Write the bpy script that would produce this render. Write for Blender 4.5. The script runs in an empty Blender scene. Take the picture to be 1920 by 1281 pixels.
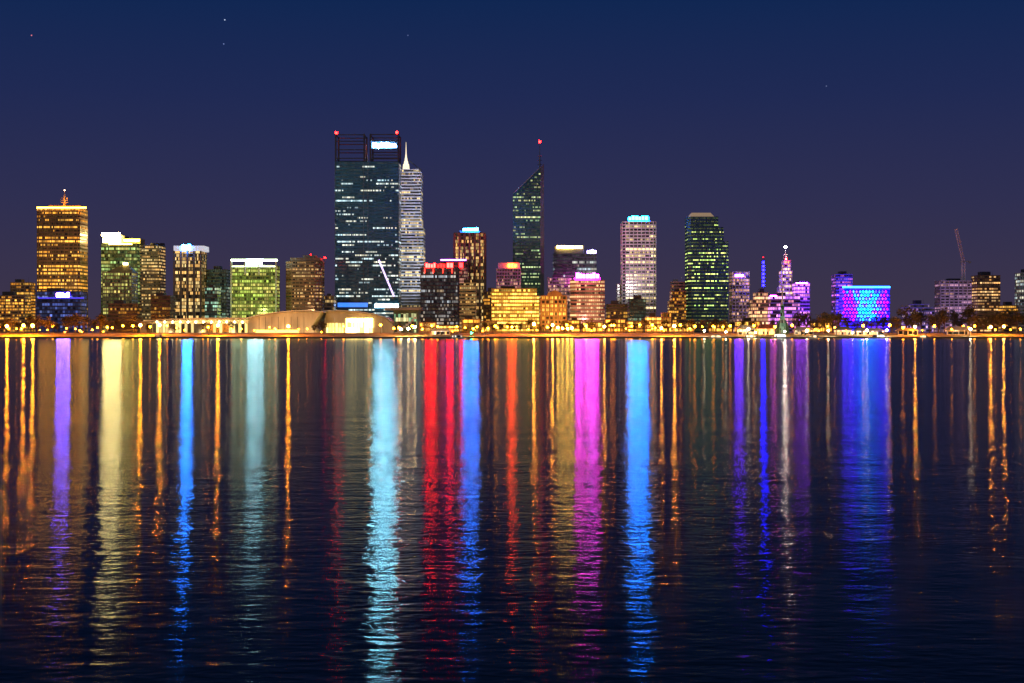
import bpy, math, random
from mathutils import Vector
R = random.Random(7)
sc = bpy.context.scene
sc.view_settings.view_transform='Standard'; sc.view_settings.look='None'; sc.view_settings.exposure=0; sc.view_settings.gamma=1
COL = sc.collection
F = 2923.0; HC = 4.0; HY = 626.0
GL=1.0
def X(px, Y): return (px-960.0)/F*Y
def Z(py, Y): return HC+(HY-py)/F*Y
GP=[(1300,1.3),(1345,4.2),(1400,4.7),(1460,5.0),(99999,5.0)]
def gz(Y):
    if Y <= 1300: return 0.0
    for (a,za),(b,zb) in zip(GP, GP[1:]):
        if Y <= b: return za+(zb-za)*(Y-a)/(b-a)
# ------------------------------------------------------------------ mesh builder
class MB:
    def __init__(s): s.v=[]; s.f=[]; s.m=[]
    def add(s, vs, fs, mi=0):
        o=len(s.v); s.v+= [tuple(v) for v in vs]
        for f in fs: s.f.append(tuple(i+o for i in f)); s.m.append(mi)
    def box(s,x0,x1,y0,y1,z0,z1,mi=0):
        s.add([(x0,y0,z0),(x1,y0,z0),(x1,y1,z0),(x0,y1,z0),(x0,y0,z1),(x1,y0,z1),(x1,y1,z1),(x0,y1,z1)],
              [(0,3,2,1),(4,5,6,7),(0,1,5,4),(1,2,6,5),(2,3,7,6),(3,0,4,7)],mi)
    def prism(s,poly,z0,z1,cap=True,mi=0,top=None):
        n=len(poly); tp=top or poly
        vs=[(x,y,z0) for x,y in poly]+[(x,y,z1) for x,y in tp]
        fs=[(i,(i+1)%n,(i+1)%n+n,i+n) for i in range(n)]
        if cap: fs+= [tuple(range(n-1,-1,-1)), tuple(range(n,2*n))]
        s.add(vs,fs,mi)
    def tube(s,p0,p1,r0,r1=None,n=6,mi=0):
        r1 = r0 if r1 is None else r1
        p0=Vector(p0); p1=Vector(p1); d=(p1-p0).normalized()
        a=d.orthogonal().normalized(); b=d.cross(a)
        vs=[]
        for p,r in ((p0,r0),(p1,r1)):
            for i in range(n):
                t=2*math.pi*i/n; vs.append(p+a*math.cos(t)*r+b*math.sin(t)*r)
        fs=[(i,(i+1)%n,(i+1)%n+n,i+n) for i in range(n)]+[tuple(range(n-1,-1,-1)),tuple(range(n,2*n))]
        s.add(vs,fs,mi)
    def ball(s,c,r,n=6,k=4,mi=0,sz=1.0):
        vs=[(c[0],c[1],c[2]+r*sz)]; fs=[]
        for j in range(1,k):
            t=math.pi*j/k
            for i in range(n):
                p=2*math.pi*i/n; vs.append((c[0]+r*math.sin(t)*math.cos(p),c[1]+r*math.sin(t)*math.sin(p),c[2]+r*sz*math.cos(t)))
        vs.append((c[0],c[1],c[2]-r*sz)); L=len(vs)-1
        for i in range(n):
            fs.append((0,1+i,1+(i+1)%n))
            for j in range(k-2): a=1+j*n; fs.append((a+i,a+n+i,a+n+(i+1)%n,a+(i+1)%n))
            fs.append((L,1+(k-2)*n+(i+1)%n,1+(k-2)*n+i))
        s.add(vs,fs,mi)
    def build(s,name,mats,parent=None,loc=(0,0,0)):
        me=bpy.data.meshes.new(name); me.from_pydata(s.v,[],s.f)
        if not isinstance(mats,(list,tuple)): mats=[mats]
        for m in mats: me.materials.append(m)
        if len(mats)>1: me.polygons.foreach_set('material_index',s.m)
        me.update()
        o=bpy.data.objects.new(name,me); COL.objects.link(o); o.location=loc
        if parent: o.parent=parent
        return o
def tag(o,label,cat,group=None,kind=None):
    if label: o['label']=label
    if cat: o['category']=cat
    if group: o['group']=group
    if kind: o['kind']=kind
    return o
def empty(name,loc,label,cat,group=None,rz=0):
    o=bpy.data.objects.new(name,None); COL.objects.link(o); o.location=loc; o.rotation_euler=(0,0,rz)
    o.empty_display_size=1
    return tag(o,label,cat,group)
def copy_tree(o,parent=None):
    c=o.copy(); COL.objects.link(c); c.parent=parent
    for ch in o.children: copy_tree(ch,c)
    return c
# ------------------------------------------------------------------ materials
def newmat(name):
    m=bpy.data.materials.new(name); m.use_nodes=True
    nt=m.node_tree; b=nt.nodes['Principled BSDF']; return m,nt,b
def mth(nt,op,a,b=None,c=None):
    n=nt.nodes.new('ShaderNodeMath'); n.operation=op
    for i,v in enumerate((a,b,c)):
        if v is None: continue
        if isinstance(v,(int,float)): n.inputs[i].default_value=v
        else: nt.links.new(v,n.inputs[i])
    return n.outputs[0]
def vec(nt,a,b,c):
    n=nt.nodes.new('ShaderNodeCombineXYZ')
    for i,v in enumerate((a,b,c)):
        if isinstance(v,(int,float)): n.inputs[i].default_value=v
        else: nt.links.new(v,n.inputs[i])
    return n.outputs[0]
def objxyz(nt):
    tc=nt.nodes.new('ShaderNodeTexCoord'); s=nt.nodes.new('ShaderNodeSeparateXYZ')
    nt.links.new(tc.outputs['Object'],s.inputs[0]); return tc.outputs['Object'],s.outputs
_cache={}
def solid(col,rough=.6,metal=0.0,var=.35,scale=.12):
    key=(tuple(col),rough,metal,var,scale)
    if key in _cache: return _cache[key]
    m,nt,b=newmat('surface')
    o,s=objxyz(nt)
    mp=nt.nodes.new('ShaderNodeMapping'); mp.inputs['Scale'].default_value=(1,1,.25); nt.links.new(o,mp.inputs[0])
    n=nt.nodes.new('ShaderNodeTexNoise'); n.inputs['Scale'].default_value=scale; n.inputs['Detail'].default_value=5
    nt.links.new(mp.outputs[0],n.inputs['Vector'])
    r=nt.nodes.new('ShaderNodeValToRGB')
    r.color_ramp.elements[0].position=.3; r.color_ramp.elements[1].position=.7
    r.color_ramp.elements[0].color=[c*(1-var) for c in col]+[1]; r.color_ramp.elements[1].color=[min(1,c*(1+var*.6)) for c in col]+[1]
    nt.links.new(n.outputs['Fac'],r.inputs[0]); nt.links.new(r.outputs[0],b.inputs['Base Color'])
    b.inputs['Roughness'].default_value=rough; b.inputs['Metallic'].default_value=metal
    _cache[key]=m; return m
def glow(col,s,sample=True):
    if s>50: s*=GL
    key=('g',tuple(col),s,sample)
    if key in _cache: return _cache[key]
    m,nt,b=newmat('lit_surface')
    b.inputs['Base Color'].default_value=(.3,.3,.3,1)
    b.inputs['Emission Color'].default_value=list(col)+[1]; b.inputs['Emission Strength'].default_value=s
    if not sample: m.cycles.emission_sampling='NONE'
    _cache[key]=m; return m
SEED=[3.0]
def winmat(p,ca,cb,s,cw,sh,var=.5,dim=.03,glass=(.012,.018,.025),mull=.86,rough=.18,cl=5.0,cwt=.5):
    SEED[0]+=13.37; sd=SEED[0]
    m,nt,b=newmat('lit_office_glass')
    o,xyz=objxyz(nt)
    u=mth(nt,'DIVIDE',mth(nt,'ADD',mth(nt,'ADD',xyz[0],xyz[1]),500.13),cw)
    uf=mth(nt,'FLOOR',u); fr=mth(nt,'FRACT',u)
    f=mth(nt,'FLOOR',mth(nt,'DIVIDE',mth(nt,'ADD',xyz[2],.02),sh))
    def wn(a,bb,c):
        n=nt.nodes.new('ShaderNodeTexWhiteNoise'); n.noise_dimensions='3D'
        nt.links.new(vec(nt,a,bb,c),n.inputs['Vector']); return n
    w1=wn(uf,f,sd); w3=wn(f,sd,3.3)
    w2=wn(mth(nt,'FLOOR',mth(nt,'DIVIDE',mth(nt,'ADD',u,mth(nt,'MULTIPLY',w3.outputs[0],cl)),cl)),f,sd+7.1)
    v=mth(nt,'ADD',mth(nt,'MULTIPLY',w1.outputs[0],1-cwt),mth(nt,'MULTIPLY',w2.outputs[0],cwt))
    th=mth(nt,'ADD',mth(nt,'MULTIPLY',mth(nt,'SUBTRACT',w3.outputs[0],.5),var),p)
    lit=mth(nt,'LESS_THAN',v,th)
    sp=nt.nodes.new('ShaderNodeSeparateColor'); nt.links.new(w1.outputs[1],sp.inputs[0])
    sp2=nt.nodes.new('ShaderNodeSeparateColor'); nt.links.new(w2.outputs[1],sp2.inputs[0])
    br=mth(nt,'ADD',mth(nt,'MULTIPLY',mth(nt,'MULTIPLY',sp.outputs[0],sp.outputs[0]),.8),mth(nt,'ADD',.15,mth(nt,'MULTIPLY',mth(nt,'MULTIPLY',sp2.outputs[0],sp2.outputs[0]),1.0)))
    e=mth(nt,'ADD',mth(nt,'MULTIPLY',mth(nt,'MULTIPLY',lit,br),s),mth(nt,'MULTIPLY',sp.outputs[1],dim*2))
    e=mth(nt,'MULTIPLY',e,mth(nt,'LESS_THAN',fr,mull))
    mx=nt.nodes.new('ShaderNodeMix'); mx.data_type='RGBA'
    nt.links.new(sp2.outputs[1],mx.inputs[0]); mx.inputs[6].default_value=list(ca)+[1]; mx.inputs[7].default_value=list(cb)+[1]
    nt.links.new(mx.outputs[2],b.inputs['Emission Color']); nt.links.new(e,b.inputs['Emission Strength'])
    b.inputs['Base Color'].default_value=list(glass)+[1]; b.inputs['Roughness'].default_value=rough
    m.cycles.emission_sampling='NONE'
    return m
GOLD=((1,.52,.08),(1,.36,.03)); WARM=((1,.72,.28),(1,.5,.12)); GREEN=((.6,1,.3),(1,.85,.2)); COOL=((.65,.9,1),(1,.9,.6))
TEAL=((.5,1,.7),(.9,1,.6)); VIO=((.55,.2,1),(.8,.45,1)); PINK=((1,.55,.35),(1,.4,.3))
DARKM=solid((.03,.035,.04),.5); STEEL=solid((.12,.13,.14),.4,.6); WHITE=solid((.7,.7,.7),.5); CONC=solid((.32,.31,.29),.8)
# ------------------------------------------------------------------ towers
def offset(poly,d):
    n=len(poly); out=[]
    for i in range(n):
        p0=Vector(poly[i-1]); p1=Vector(poly[i]); p2=Vector(poly[(i+1)%n])
        e1=(p1-p0).normalized(); e2=(p2-p1).normalized()
        n1=Vector((e1.y,-e1.x)); n2=Vector((e2.y,-e2.x))
        k=(n1+n2); k=k/ max(.2,(1+n1.dot(n2)))
        q=p1+k*d; out.append((q.x,q.y))
    return out
def rect(x0,x1,y0,y1,c=0):
    if c<=0: return [(x0,y0),(x1,y0),(x1,y1),(x0,y1)]
    return [(x0+c,y0),(x1-c,y0),(x1,y0+c),(x1,y1-c),(x1-c,y1),(x0+c,y1),(x0,y1-c),(x0,y0+c)]
class T: pass
def tower(name,label,x0,x1,yt,Y,d=30,sh=3.7,wall=(.3,.25,.2),win=None,cols=WARM,p=.5,s=1.0,cw=2.0,var=.5,dim=.03,band=1.3,
          bay=None,pw=.7,cham=0,tiers=None,rz=0,plant=True,cat='office tower',glass=(.012,.018,.025),proud=.3,lobby=None,rough=.6,group=None,parapet=1.0,cl=5.0,cwt=.5,mull=.86):
    t=T(); t.Y=Y; base=gz(Y)
    tiers=tiers or [(x0,x1,yt)]
    def ex0(q): return X(q,Y) if q<960 else X(q,Y+d)      # outline edge seen from the river: the far corner where a side face shows
    def ex1(q): return X(q,Y) if q>960 else X(q,Y+d)
    W=ex1(x1)-ex0(x0); a=abs(rz)
    w=(W-d*math.sin(a))/math.cos(a)
    t.xc=(ex0(x0)+ex1(x1))/2; t.w=w; t.d=d; t.base=base
    t.root=empty(name,(t.xc,Y+d/2,base),label,cat,group,rz)
    H=Z(yt,Y)-base; n=max(2,round(H/sh)); sh=H/n; t.H=H
    wm=win or winmat(p,cols[0],cols[1],s,cw,sh,var,dim,glass,cl=cl,cwt=cwt,mull=mull)
    wl=solid(wall,rough)
    k=w/W
    def tier_of(zm):
        for tx0,tx1,ty in tiers:
            if zm<Z(ty,Y)-base: return (tx0,tx1)
        return tiers[-1][:2]
    segs=[]
    for i in range(n):
        tt=tier_of((i+.5)*sh)
        if segs and segs[-1][0]==tt: segs[-1][2]=i+1
        else: segs.append([tt,i,i+1])
    mb=MB()
    for (tt,i0,i1) in segs:
        a0=(ex0(tt[0])-t.xc)*k; a1=(ex1(tt[1])-t.xc)*k
        poly=rect(a0,a1,-d/2,d/2,cham)
        mb.prism(poly,i0*sh,i1*sh-.03)
        ob=offset(poly,proud)
        for i in range(i0,i1):
            mb.prism(ob,i*sh+.01,i*sh+band)
            sb=MB(); sb.prism(offset(poly,.08),i*sh+band+.01,(i+1)*sh-.01,cap=False)
            sb.build('window_band',wm,t.root)
        mb.prism(offset(poly,proud+.12),i1*sh-.02,i1*sh+parapet)
        if bay:
            m_=len(poly)
            for e in range(m_):
                A=Vector(poly[e]); B=Vector(poly[(e+1)%m_]); L=(B-A).length
                if L<3: continue
                kx=max(1,round(L/bay)); dr=(B-A)/L; nn=Vector((dr.y,-dr.x))
                for j in range(kx+1):
                    c=A+dr*(L*j/kx); q=[c-dr*pw/2,c-dr*pw/2+nn*(proud+.08),c+dr*pw/2+nn*(proud+.08),c+dr*pw/2]
                    q=[(v.x,v.y) for v in q][::1]
                    mb.prism([q[0],q[1],q[2],q[3]],i0*sh+.02,i1*sh-.1)
    mb.build('wall',wl,t.root)
    t.top=n*sh+parapet
    if plant:
        tx0,tx1=segs[-1][0]; a0=(ex0(tx0)-t.xc)*k; a1=(ex1(tx1)-t.xc)*k; ww=a1-a0
        q=R.uniform(.15,.35)
        pb=MB(); pb.box(a0+ww*q,a0+ww*(q+R.uniform(.3,.45)),-d*.3,d*.25,t.top-.6,t.top+R.uniform(2,4)); pb.build('plant_room',DARKM,t.root)
        pb=MB(); pb.tube((a0+ww*.8,0,t.top-.5),(a0+ww*.8,0,t.top+R.uniform(3,6)),.18,.06); pb.build('antenna',STEEL,t.root)
    return t
def lx(t,px): return X(px,t.Y)-t.xc
def lz(t,py): return Z(py,t.Y)-t.base
def pbox(t,name,mat,px0,px1,py0,py1,dy=.6,thk=.8,back=None):
    mb=MB(); y0=-t.d/2-dy
    mb.box(lx(t,px0),lx(t,px1),y0,y0+thk if back is None else back,lz(t,py1),lz(t,py0))
    return mb.build(name,mat,t.root)
def letters(t,mat,px0,px1,py0,py1,n,dy=.7,name='sign'):
    """row of small lit blocks of uneven height: a sign too small to read"""
    mb=MB(); y0=-t.d/2-dy; a=lx(t,px0); b=lx(t,px1); z0=lz(t,py1); z1=lz(t,py0); h=z1-z0; cw=(b-a)/n
    for i in range(n):
        x=a+i*cw; w=cw*R.uniform(.7,.92)
        mb.box(x,x+w,y0,y0+.5,z0,z0+h*R.uniform(.65,1))
    return mb.build(name,mat,t.root)
def antenna(t,px,py0,py1,r=.5,name='antenna',y=0,mat=None,rings=True):
    mb=MB(); x=lx(t,px); z0=lz(t,py1); z1=lz(t,py0)
    mb.tube((x,y,z0-1),(x,y,z0+(z1-z0)*.5),r,r*.7); mb.tube((x,y,z0+(z1-z0)*.5),(x,y,z1),r*.5,r*.2)
    if rings:
        for q in (.2,.35,.5): mb.tube((x-r*2.5,y,z0+(z1-z0)*q),(x+r*2.5,y,z0+(z1-z0)*q),r*.3)
    return mb.build(name,mat or STEEL,t.root)
def beacon(t,px,py,col,L,r=.9,y=0,name='beacon'):
    mb=MB(); mb.ball((lx(t,px),y,lz(t,py)),r); return mb.build(name,glow(col,L),t.root)
RED=(1,.003,.002)
# --- left group
t=tower('office_tower','tan gridded tower at far left with glowing orange roof rim and thin antenna',69,165,391,1700,d=34,sh=3.9,wall=(.24,.15,.07),cols=GOLD,p=.46,s=2.4,cw=1.7,var=.9,bay=5.0,band=1.9,cham=2,plant=False,dim=.05,cl=6)
pbox(t,'roof_rim_light',glow((1,.36,.02),50),70,162,388.5,391,dy=.9,thk=1); pbox(t,'roof_crown',solid((.3,.18,.1)),86,148,384,388.6,dy=-8,thk=20)
antenna(t,118,357,384,1.5,mat=solid((.8,.55,.3)),y=-10); beacon(t,118,356,(1,.6,.3),20,.6,y=-10); beacon(t,118,381,(1,.5,.12),12,1.2,y=-10,name='roof_lamp')
t=tower('office_block','low dark blue glass block with blue sign in front of tan tower',68,163,548,1520,d=24,sh=3.6,wall=(.03,.04,.13),cols=((.15,.25,1),(.3,.4,1)),p=.35,s=1.0,cw=2.5,dim=.06,plant=True,cat='office building')
letters(t,glow((.13,.06,1),280),106,131,548,557,5); pbox(t,'fascia_light',glow((.02,.03,1),1.2),72,158,558,560,dy=.7,thk=.3)
tower('apartment_block','beige lit apartment block left of the tan tower',20,66,531,1650,d=20,sh=3.2,wall=(.4,.26,.13),cols=GOLD,p=.6,s=1.8,cw=2.6,bay=5,cat='apartment block')
tower('apartment_block','lowest warm lit block at the left frame edge',-14,57,556,1560,d=18,sh=3.1,wall=(.4,.25,.11),cols=GOLD,p=.6,s=2.0,cw=2.2,bay=6,cat='apartment block')
t=tower('office_tower','green glass tower with big white sign on its stepped roof',190,268,458,1760,d=30,sh=3.9,wall=(.12,.2,.12),cols=GREEN,p=.5,s=1.2,cw=2.2,bay=4.5,pw=.5,dim=.10,plant=False)
pbox(t,'roof_storey',solid((.4,.38,.2)),192,232,442,457,dy=-2,thk=24); pbox(t,'roof_storey',solid((.5,.45,.25)),232,262,447,457,dy=-3,thk=22)
pbox(t,'sign',glow((1,.70,.22),100),191,226,437,443); letters(t,glow((1,.78,.4),40),193,226,446,454,6)
pbox(t,'roof_light',glow((1,.65,.08),26),232,262,449,453)
pbox(t,'roof_light',glow((1,.6,.1),20),204,248,457,459)
t=tower('office_tower','beige horizontally banded tower with dark round roof drum',262,311,462,1740,d=30,sh=3.6,wall=(.3,.26,.15),cols=WARM,p=.5,s=1.2,cw=2,band=1.8,plant=False,cham=2,dim=.06)
mb=MB(); mb.tube((lx(t,290),0,t.top-1),(lx(t,290),0,lz(t,455)),8,8,16); mb.build('roof_drum',DARKM,t.root)
t=tower('office_building','mid height building with pyramid roof before the green tower',193,258,512,1640,d=26,sh=3.6,wall=(.32,.28,.14),cols=((1,.75,.2),(.8,.9,.2)),p=.5,s=1.3,cw=2,bay=4,cat='office building',plant=False,dim=.06)
mb=MB(); q=[(lx(t,198),-12),(lx(t,249),-12),(lx(t,249),12),(lx(t,198),12)]; tp=[(lx(t,224),-2),(lx(t,236),-2),(lx(t,236),2),(lx(t,224),2)]
mb.prism(q,t.top-.2,lz(t,496),top=tp); mb.build('pyramid_roof',solid((.3,.28,.12)),t.root)
pbox(t,'roof_lantern',glow((1,.7,.15),40),226,234,492,496.5,dy=-11,thk=3)
tower('brick_building','low brown brick block under the pyramid roofed building',203,266,571,1540,d=20,sh=3.5,wall=(.2,.11,.06),cols=GOLD,p=.25,s=1.4,cat='office building')
tower('brick_building','dark red brick block left of white topped tower',283,329,556,1560,d=24,sh=3.6,wall=(.14,.07,.05),cols=GOLD,p=.2,s=1.2,cat='office building')
t=tower('office_tower','dark tower with glowing white top storey and blue logo sign',327,386,470,1700,d=28,sh=3.7,wall=(.2,.16,.11),cols=WARM,p=.55,s=1.6,cw=1.5,bay=6.5,pw=2.3,band=.7,plant=False,proud=.6)
pbox(t,'glow_crown',glow((.9,.88,1),.55,False),326,383,461,471,dy=1.0,thk=28); letters(t,glow((.01,.20,1),320),342,359,458,469,3,dy=1.9)  # top storey brightened by faint emission, its light put into the material
tower('office_building','dark narrow block behind the left end of green framed building',388,432,507,1720,d=24,sh=3.7,wall=(.1,.12,.09),cols=TEAL,p=.3,s=.7,cat='office building')
tower('office_building','small dark green glass block left of green framed building',384,414,540,1600,d=20,sh=3.6,wall=(.08,.12,.1),cols=TEAL,p=.4,s=.9,cat='office building')
t=tower('office_building','green lit wide building under a white portal frame roof',434,524,499,1680,d=30,sh=3.8,wall=(.22,.26,.08),cols=((.6,.9,.12),(1,.85,.2)),p=.55,s=1.2,cw=2.4,bay=7,pw=.6,cat='office building',plant=False,dim=.14)
mb=MB(); 
for q in (434,460,486,518): mb.box(lx(t,q)-.8,lx(t,q)+.8,-t.d/2-2,-t.d/2-.8,0 if q in(434,518) else lz(t,515),lz(t,490))
mb.build('portal_frame',WHITE,t.root)
pbox(t,'roof_light',glow((.42,.90,1),80),464,494,486.5,489.5,dy=2,thk=3); pbox(t,'roof_light',glow((.8,1,.6),18),434,463,486.5,489.5,dy=2,thk=3); pbox(t,'roof_light',glow((.8,1,.6),18),495,520,486.5,489.5,dy=2,thk=3)
letters(t,glow((.6,.95,1),50),464,492,491,497,6,dy=1.6)
pbox(t,'roof_light',glow((.9,1,.7),6),436,516,499,500.5,dy=1)
t=tower('office_tower','brown round cornered tower with banded storeys and red rooftop beacon',535,609,491,1700,d=34,sh=3.7,wall=(.2,.12,.075),cols=((1,.65,.25),(1,.5,.15)),p=.4,s=1.3,cw=1.6,bay=4.4,pw=.5,cham=7,band=1.9,plant=False,dim=.05)
pbox(t,'roof_storey',solid((.25,.17,.12)),543,600,483,490,dy=-4,thk=26); pbox(t,'roof_storey',solid((.2,.15,.12)),566,590,478,483.5,dy=-8,thk=18)
antenna(t,606,482,491,.3); beacon(t,606,482,RED,120,.8); beacon(t,579,476,RED,30,.6)
tower('office_building','small dark block squeezed left of the tallest tower',608,630,556,1650,d=20,wall=(.2,.15,.1),cols=WARM,p=.4,s=1,cat='office building')
# --- tallest tower
t=tower('skyscraper','tallest dark teal glass skyscraper with two open steel roof frames',628,752,305,1800,d=40,sh=3.9,wall=(.03,.16,.24),cols=((.6,.9,1),(1,.95,.7)),p=.31,s=2.2,cw=1.5,var=.4,band=2.2,dim=.02,proud=.15,plant=False,cat='skyscraper',glass=(.015,.08,.12),rough=.35,cl=9,cwt=.72,mull=.96)
mb=MB()
for q in (628.5,682,690,747.5): mb.box(lx(t,q)-.35,lx(t,q)+.35,-t.d/2-.7,-t.d/2-.2,0,lz(t,305))
mb.build('facade_rib',solid((.1,.2,.25),.4),t.root)
for (a,b,hs) in ((629.5,683,(253,265,281,297)),(694.5,747,(252.5,264,280,291,298))):
    mb=MB()
    for yy in (-t.d/2+1,t.d/2-8):
        for q in (a,b): mb.box(lx(t,q)-.9,lx(t,q)+.9,yy-.9,yy+.9,t.top-1,lz(t,251))
        for h in hs: mb.box(lx(t,a),lx(t,b),yy-.45,yy+.45,lz(t,h)-.55,lz(t,h)+.55)
    for q in (a,b):
        for h in hs[:1]+hs[-1:]: mb.box(lx(t,q)-.4,lx(t,q)+.4,-t.d/2+1,t.d/2-8,lz(t,h)-.5,lz(t,h)+.5)
    mb.build('roof_frame',solid((.05,.055,.065),.5,.3),t.root)
mb=MB(); mb.box(lx(t,696),lx(t,746),-t.d/2+2,-t.d/2+3,lz(t,279.5),lz(t,265.5)); mb.build('sign_panel',solid((.02,.03,.08)),t.root)
mb=MB(); mb.tube((lx(t,684),-15,t.top),(lx(t,686),-15,lz(t,270)),.5,.3); mb.tube((lx(t,689),-15,t.top),(lx(t,686),-15,lz(t,270)),.5,.3); mb.build('roof_mast',WHITE,t.root)
beacon(t,630.5,249.5,RED,110,1.7,y=-t.d/2+1); beacon(t,744,248.5,RED,110,1.6,y=-t.d/2+1)
cu=bpy.data.curves.new('sign_text','FONT'); cu.body='bhpbilliton'; cu.size=7.6; cu.extrude=.25; cu.offset=.12; cu.align_x='CENTER'
to=bpy.data.objects.new('tmp',cu); COL.objects.link(to)
dg=bpy.context.evaluated_depsgraph_get(); me=bpy.data.meshes.new_from_object(to.evaluated_get(dg)); bpy.data.objects.remove(to)
xs=[v.co.x for v in me.vertices]; sx=(X(742,1800)-X(699,1800))/(max(xs)-min(xs)); mid=(max(xs)+min(xs))/2
for v in me.vertices: v.co=(  (v.co.x-mid)*sx, -v.co.z, v.co.y)
me.materials.clear(); me.materials.append(glow((.32,.82,1),260))
o=bpy.data.objects.new('sign',me); COL.objects.link(o); o.parent=t.root; o.location=(lx(t,720.5),-t.d/2+1.3,lz(t,276))
pbox(t,'lobby_window',glow((.6,.9,1),12,False),703,747,570,577,dy=1,thk=1)
pbox(t,'lobby_canopy',solid((.1,.2,.35)),632,690,566,580,dy=4,thk=4)
pbox(t,'lobby_window',glow((.03,.2,.9),1.5,False),634,690,568,576,dy=4.2,thk=.2)
# --- stepped white tower with lit spire
t=tower('skyscraper','pale horizontally striped skyscraper with glowing white spire behind the tallest',752,797,319,1880,d=40,sh=3.7,wall=(.58,.6,.68),cols=((1,.8,.4),(1,.7,.25)),p=.36,s=1.8,cw=2,band=1.7,tiers=[(752,797,428),(752,793,327),(752,789,319)],plant=False,cat='skyscraper',dim=.03,var=.8,cl=7)
mb=MB(); c=lx(t,760); 
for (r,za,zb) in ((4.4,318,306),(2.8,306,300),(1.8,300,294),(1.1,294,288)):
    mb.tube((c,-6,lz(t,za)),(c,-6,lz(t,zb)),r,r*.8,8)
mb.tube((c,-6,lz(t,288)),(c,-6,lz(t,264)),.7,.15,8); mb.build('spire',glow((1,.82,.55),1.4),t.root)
mb=MB(); mb.tube((c+3,-6,lz(t,298)),(lx(t,788),-6,lz(t,317)),.5); mb.tube((lx(t,788),-6,t.top-3),(lx(t,788),-6,lz(t,314)),.5); mb.build('roof_brace',STEEL,t.root)
# --- centre group
t=tower('office_building','dark glass block with red rooftop sign beside the tallest tower',789,861,503,1640,d=30,sh=3.7,wall=(.05,.045,.07),cols=((1,.7,.4),(.8,.9,1)),p=.32,s=1.2,cw=1.8,bay=5,pw=.4,cat='office building',dim=.03)
letters(t,glow((1,.004,.003),170),798,818,493,502,4,dy=.8); letters(t,glow((1,.004,.003),20),820,836,494,502,3,dy=.8); letters(t,glow((1,.004,.003),150),838,850,493,502,2,dy=.8)
for q in (796,812,830,847): pbox(t,'wall_light',glow((1,.01,.005),20),q,q+1.2,503,512,dy=1.2,thk=.5)
t=tower('office_building','dark red lit building with violet roof edge behind red sign block',826,878,490,1720,d=26,sh=3.7,wall=(.16,.05,.07),cols=PINK,p=.35,s=.8,cw=2,cat='office building')
pbox(t,'roof_light',glow((.6,.12,1),12),826,874,486.5,489); pbox(t,'sign',glow((1,.003,.003),70),861,868,493,502)
t=tower('office_tower','brown tower with vertical lit window columns and blue rooftop sign',852,910,438,1740,d=32,sh=3.7,wall=(.18,.11,.075),cols=WARM,p=.5,s=1.5,cw=1.6,bay=5.6,pw=2.4,band=.7,proud=.6,plant=False)
pbox(t,'roof_storey',solid((.15,.11,.09)),862,900,433,438,dy=-4,thk=26); letters(t,glow((.01,.17,1),310),868,897,427,433,7,dy=.9)
tower('office_building','small cream banded block at the foot of brown tower',862,893,532,1580,d=20,sh=3.6,wall=(.4,.36,.26),cols=WARM,p=.5,s=1.2,band=1.8,cat='office building')
tower('office_building','low dark block between brown tower and gold banded building',906,932,548,1640,d=20,wall=(.1,.07,.05),cols=GOLD,p=.4,s=1.2,cat='office building')
t=tower('office_building','pale finned building with orange red sign left of slanted tower',931,976,505,1700,d=26,sh=3.7,wall=(.38,.33,.4),cols=PINK,p=.4,s=1.1,cw=1.6,bay=3,pw=.7,cat='office building',plant=False)
pbox(t,'roof_storey',solid((.6,.55,.6)),934,975,493,505,dy=-1,thk=20); letters(t,glow((1,.05,.002),150),953,969,494,501,3)
# slanted tower
steps=[(962,1013,368)]
for i in range(1,14): steps.append((962+i*3.6,1013,368-i*3.3))
t=tower('skyscraper','slender green glass skyscraper with slanted roof and tall red tipped mast',962,1013,325,1780,d=36,sh=3.8,wall=(.02,.12,.11),cols=((.6,1,.45),(1,1,.4)),p=.27,s=1.5,cw=1.5,var=.5,tiers=steps,plant=False,cat='skyscraper',glass=(.01,.07,.07),parapet=.1,proud=.2,band=2.1,cl=6,cwt=.65,mull=.94)
mb=MB(); y0=-t.d/2-.8
def slab(mb,prof,y0,y1):
    a=[(q[0],y0,q[1]) for q in prof]; b=[(q[0],y1,q[1]) for q in prof]; n=len(a)
    mb.add(a+b,[tuple(range(n)),tuple(range(2*n-1,n-1,-1))]+[(i,i+n,(i+1)%n+n,(i+1)%n) for i in range(n)])
slab(mb,[(lx(t,q),max(0,lz(t,z))) for q,z in [(1013.2,628),(1020.5,628),(1019.8,307),(1013.2,314)]],y0,t.d/2+.5); mb.build('side_fin',solid((.10,.13,.15),.4),t.root)
mb=MB(); slab(mb,[(lx(t,q),lz(t,z)) for q,z in [(962.4,368),(1013,368),(1013,314),(963,362.5)]],-t.d/2+.06,t.d/2-.06); mb.build('sloping_roof',solid((.03,.14,.13),.3),t.root)
mb=MB()
for yy_ in (-t.d/2-.1,t.d/2): mb.tube((lx(t,963),yy_,lz(t,362.5)),(lx(t,1013),yy_,lz(t,314)),.5,.5,4)
mb.build('roof_edge',solid((.3,.4,.38)),t.root)
antenna(t,1012.5,264,316,1.0); beacon(t,1012.5,262.5,RED,100,1.5)
t=tower('office_building','gold lit long banded building in front of slanted tower',922,1011,543,1540,d=26,sh=3.6,wall=(.45,.28,.08),cols=((1,.6,.1),(1,.45,.05)),p=.85,s=3.2,cw=2.2,band=1.7,tiers=[(922,1011,558),(922,1006,543)],cat='office building',dim=.3)
t=tower('office_building','dark glass building with white lit roof line right of slanted tower',1037,1118,477,1760,d=30,sh=3.8,wall=(.05,.07,.11),cols=COOL,p=.35,s=1.2,cw=2,cat='office building',plant=False,cl=8,cwt=.65)
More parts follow.
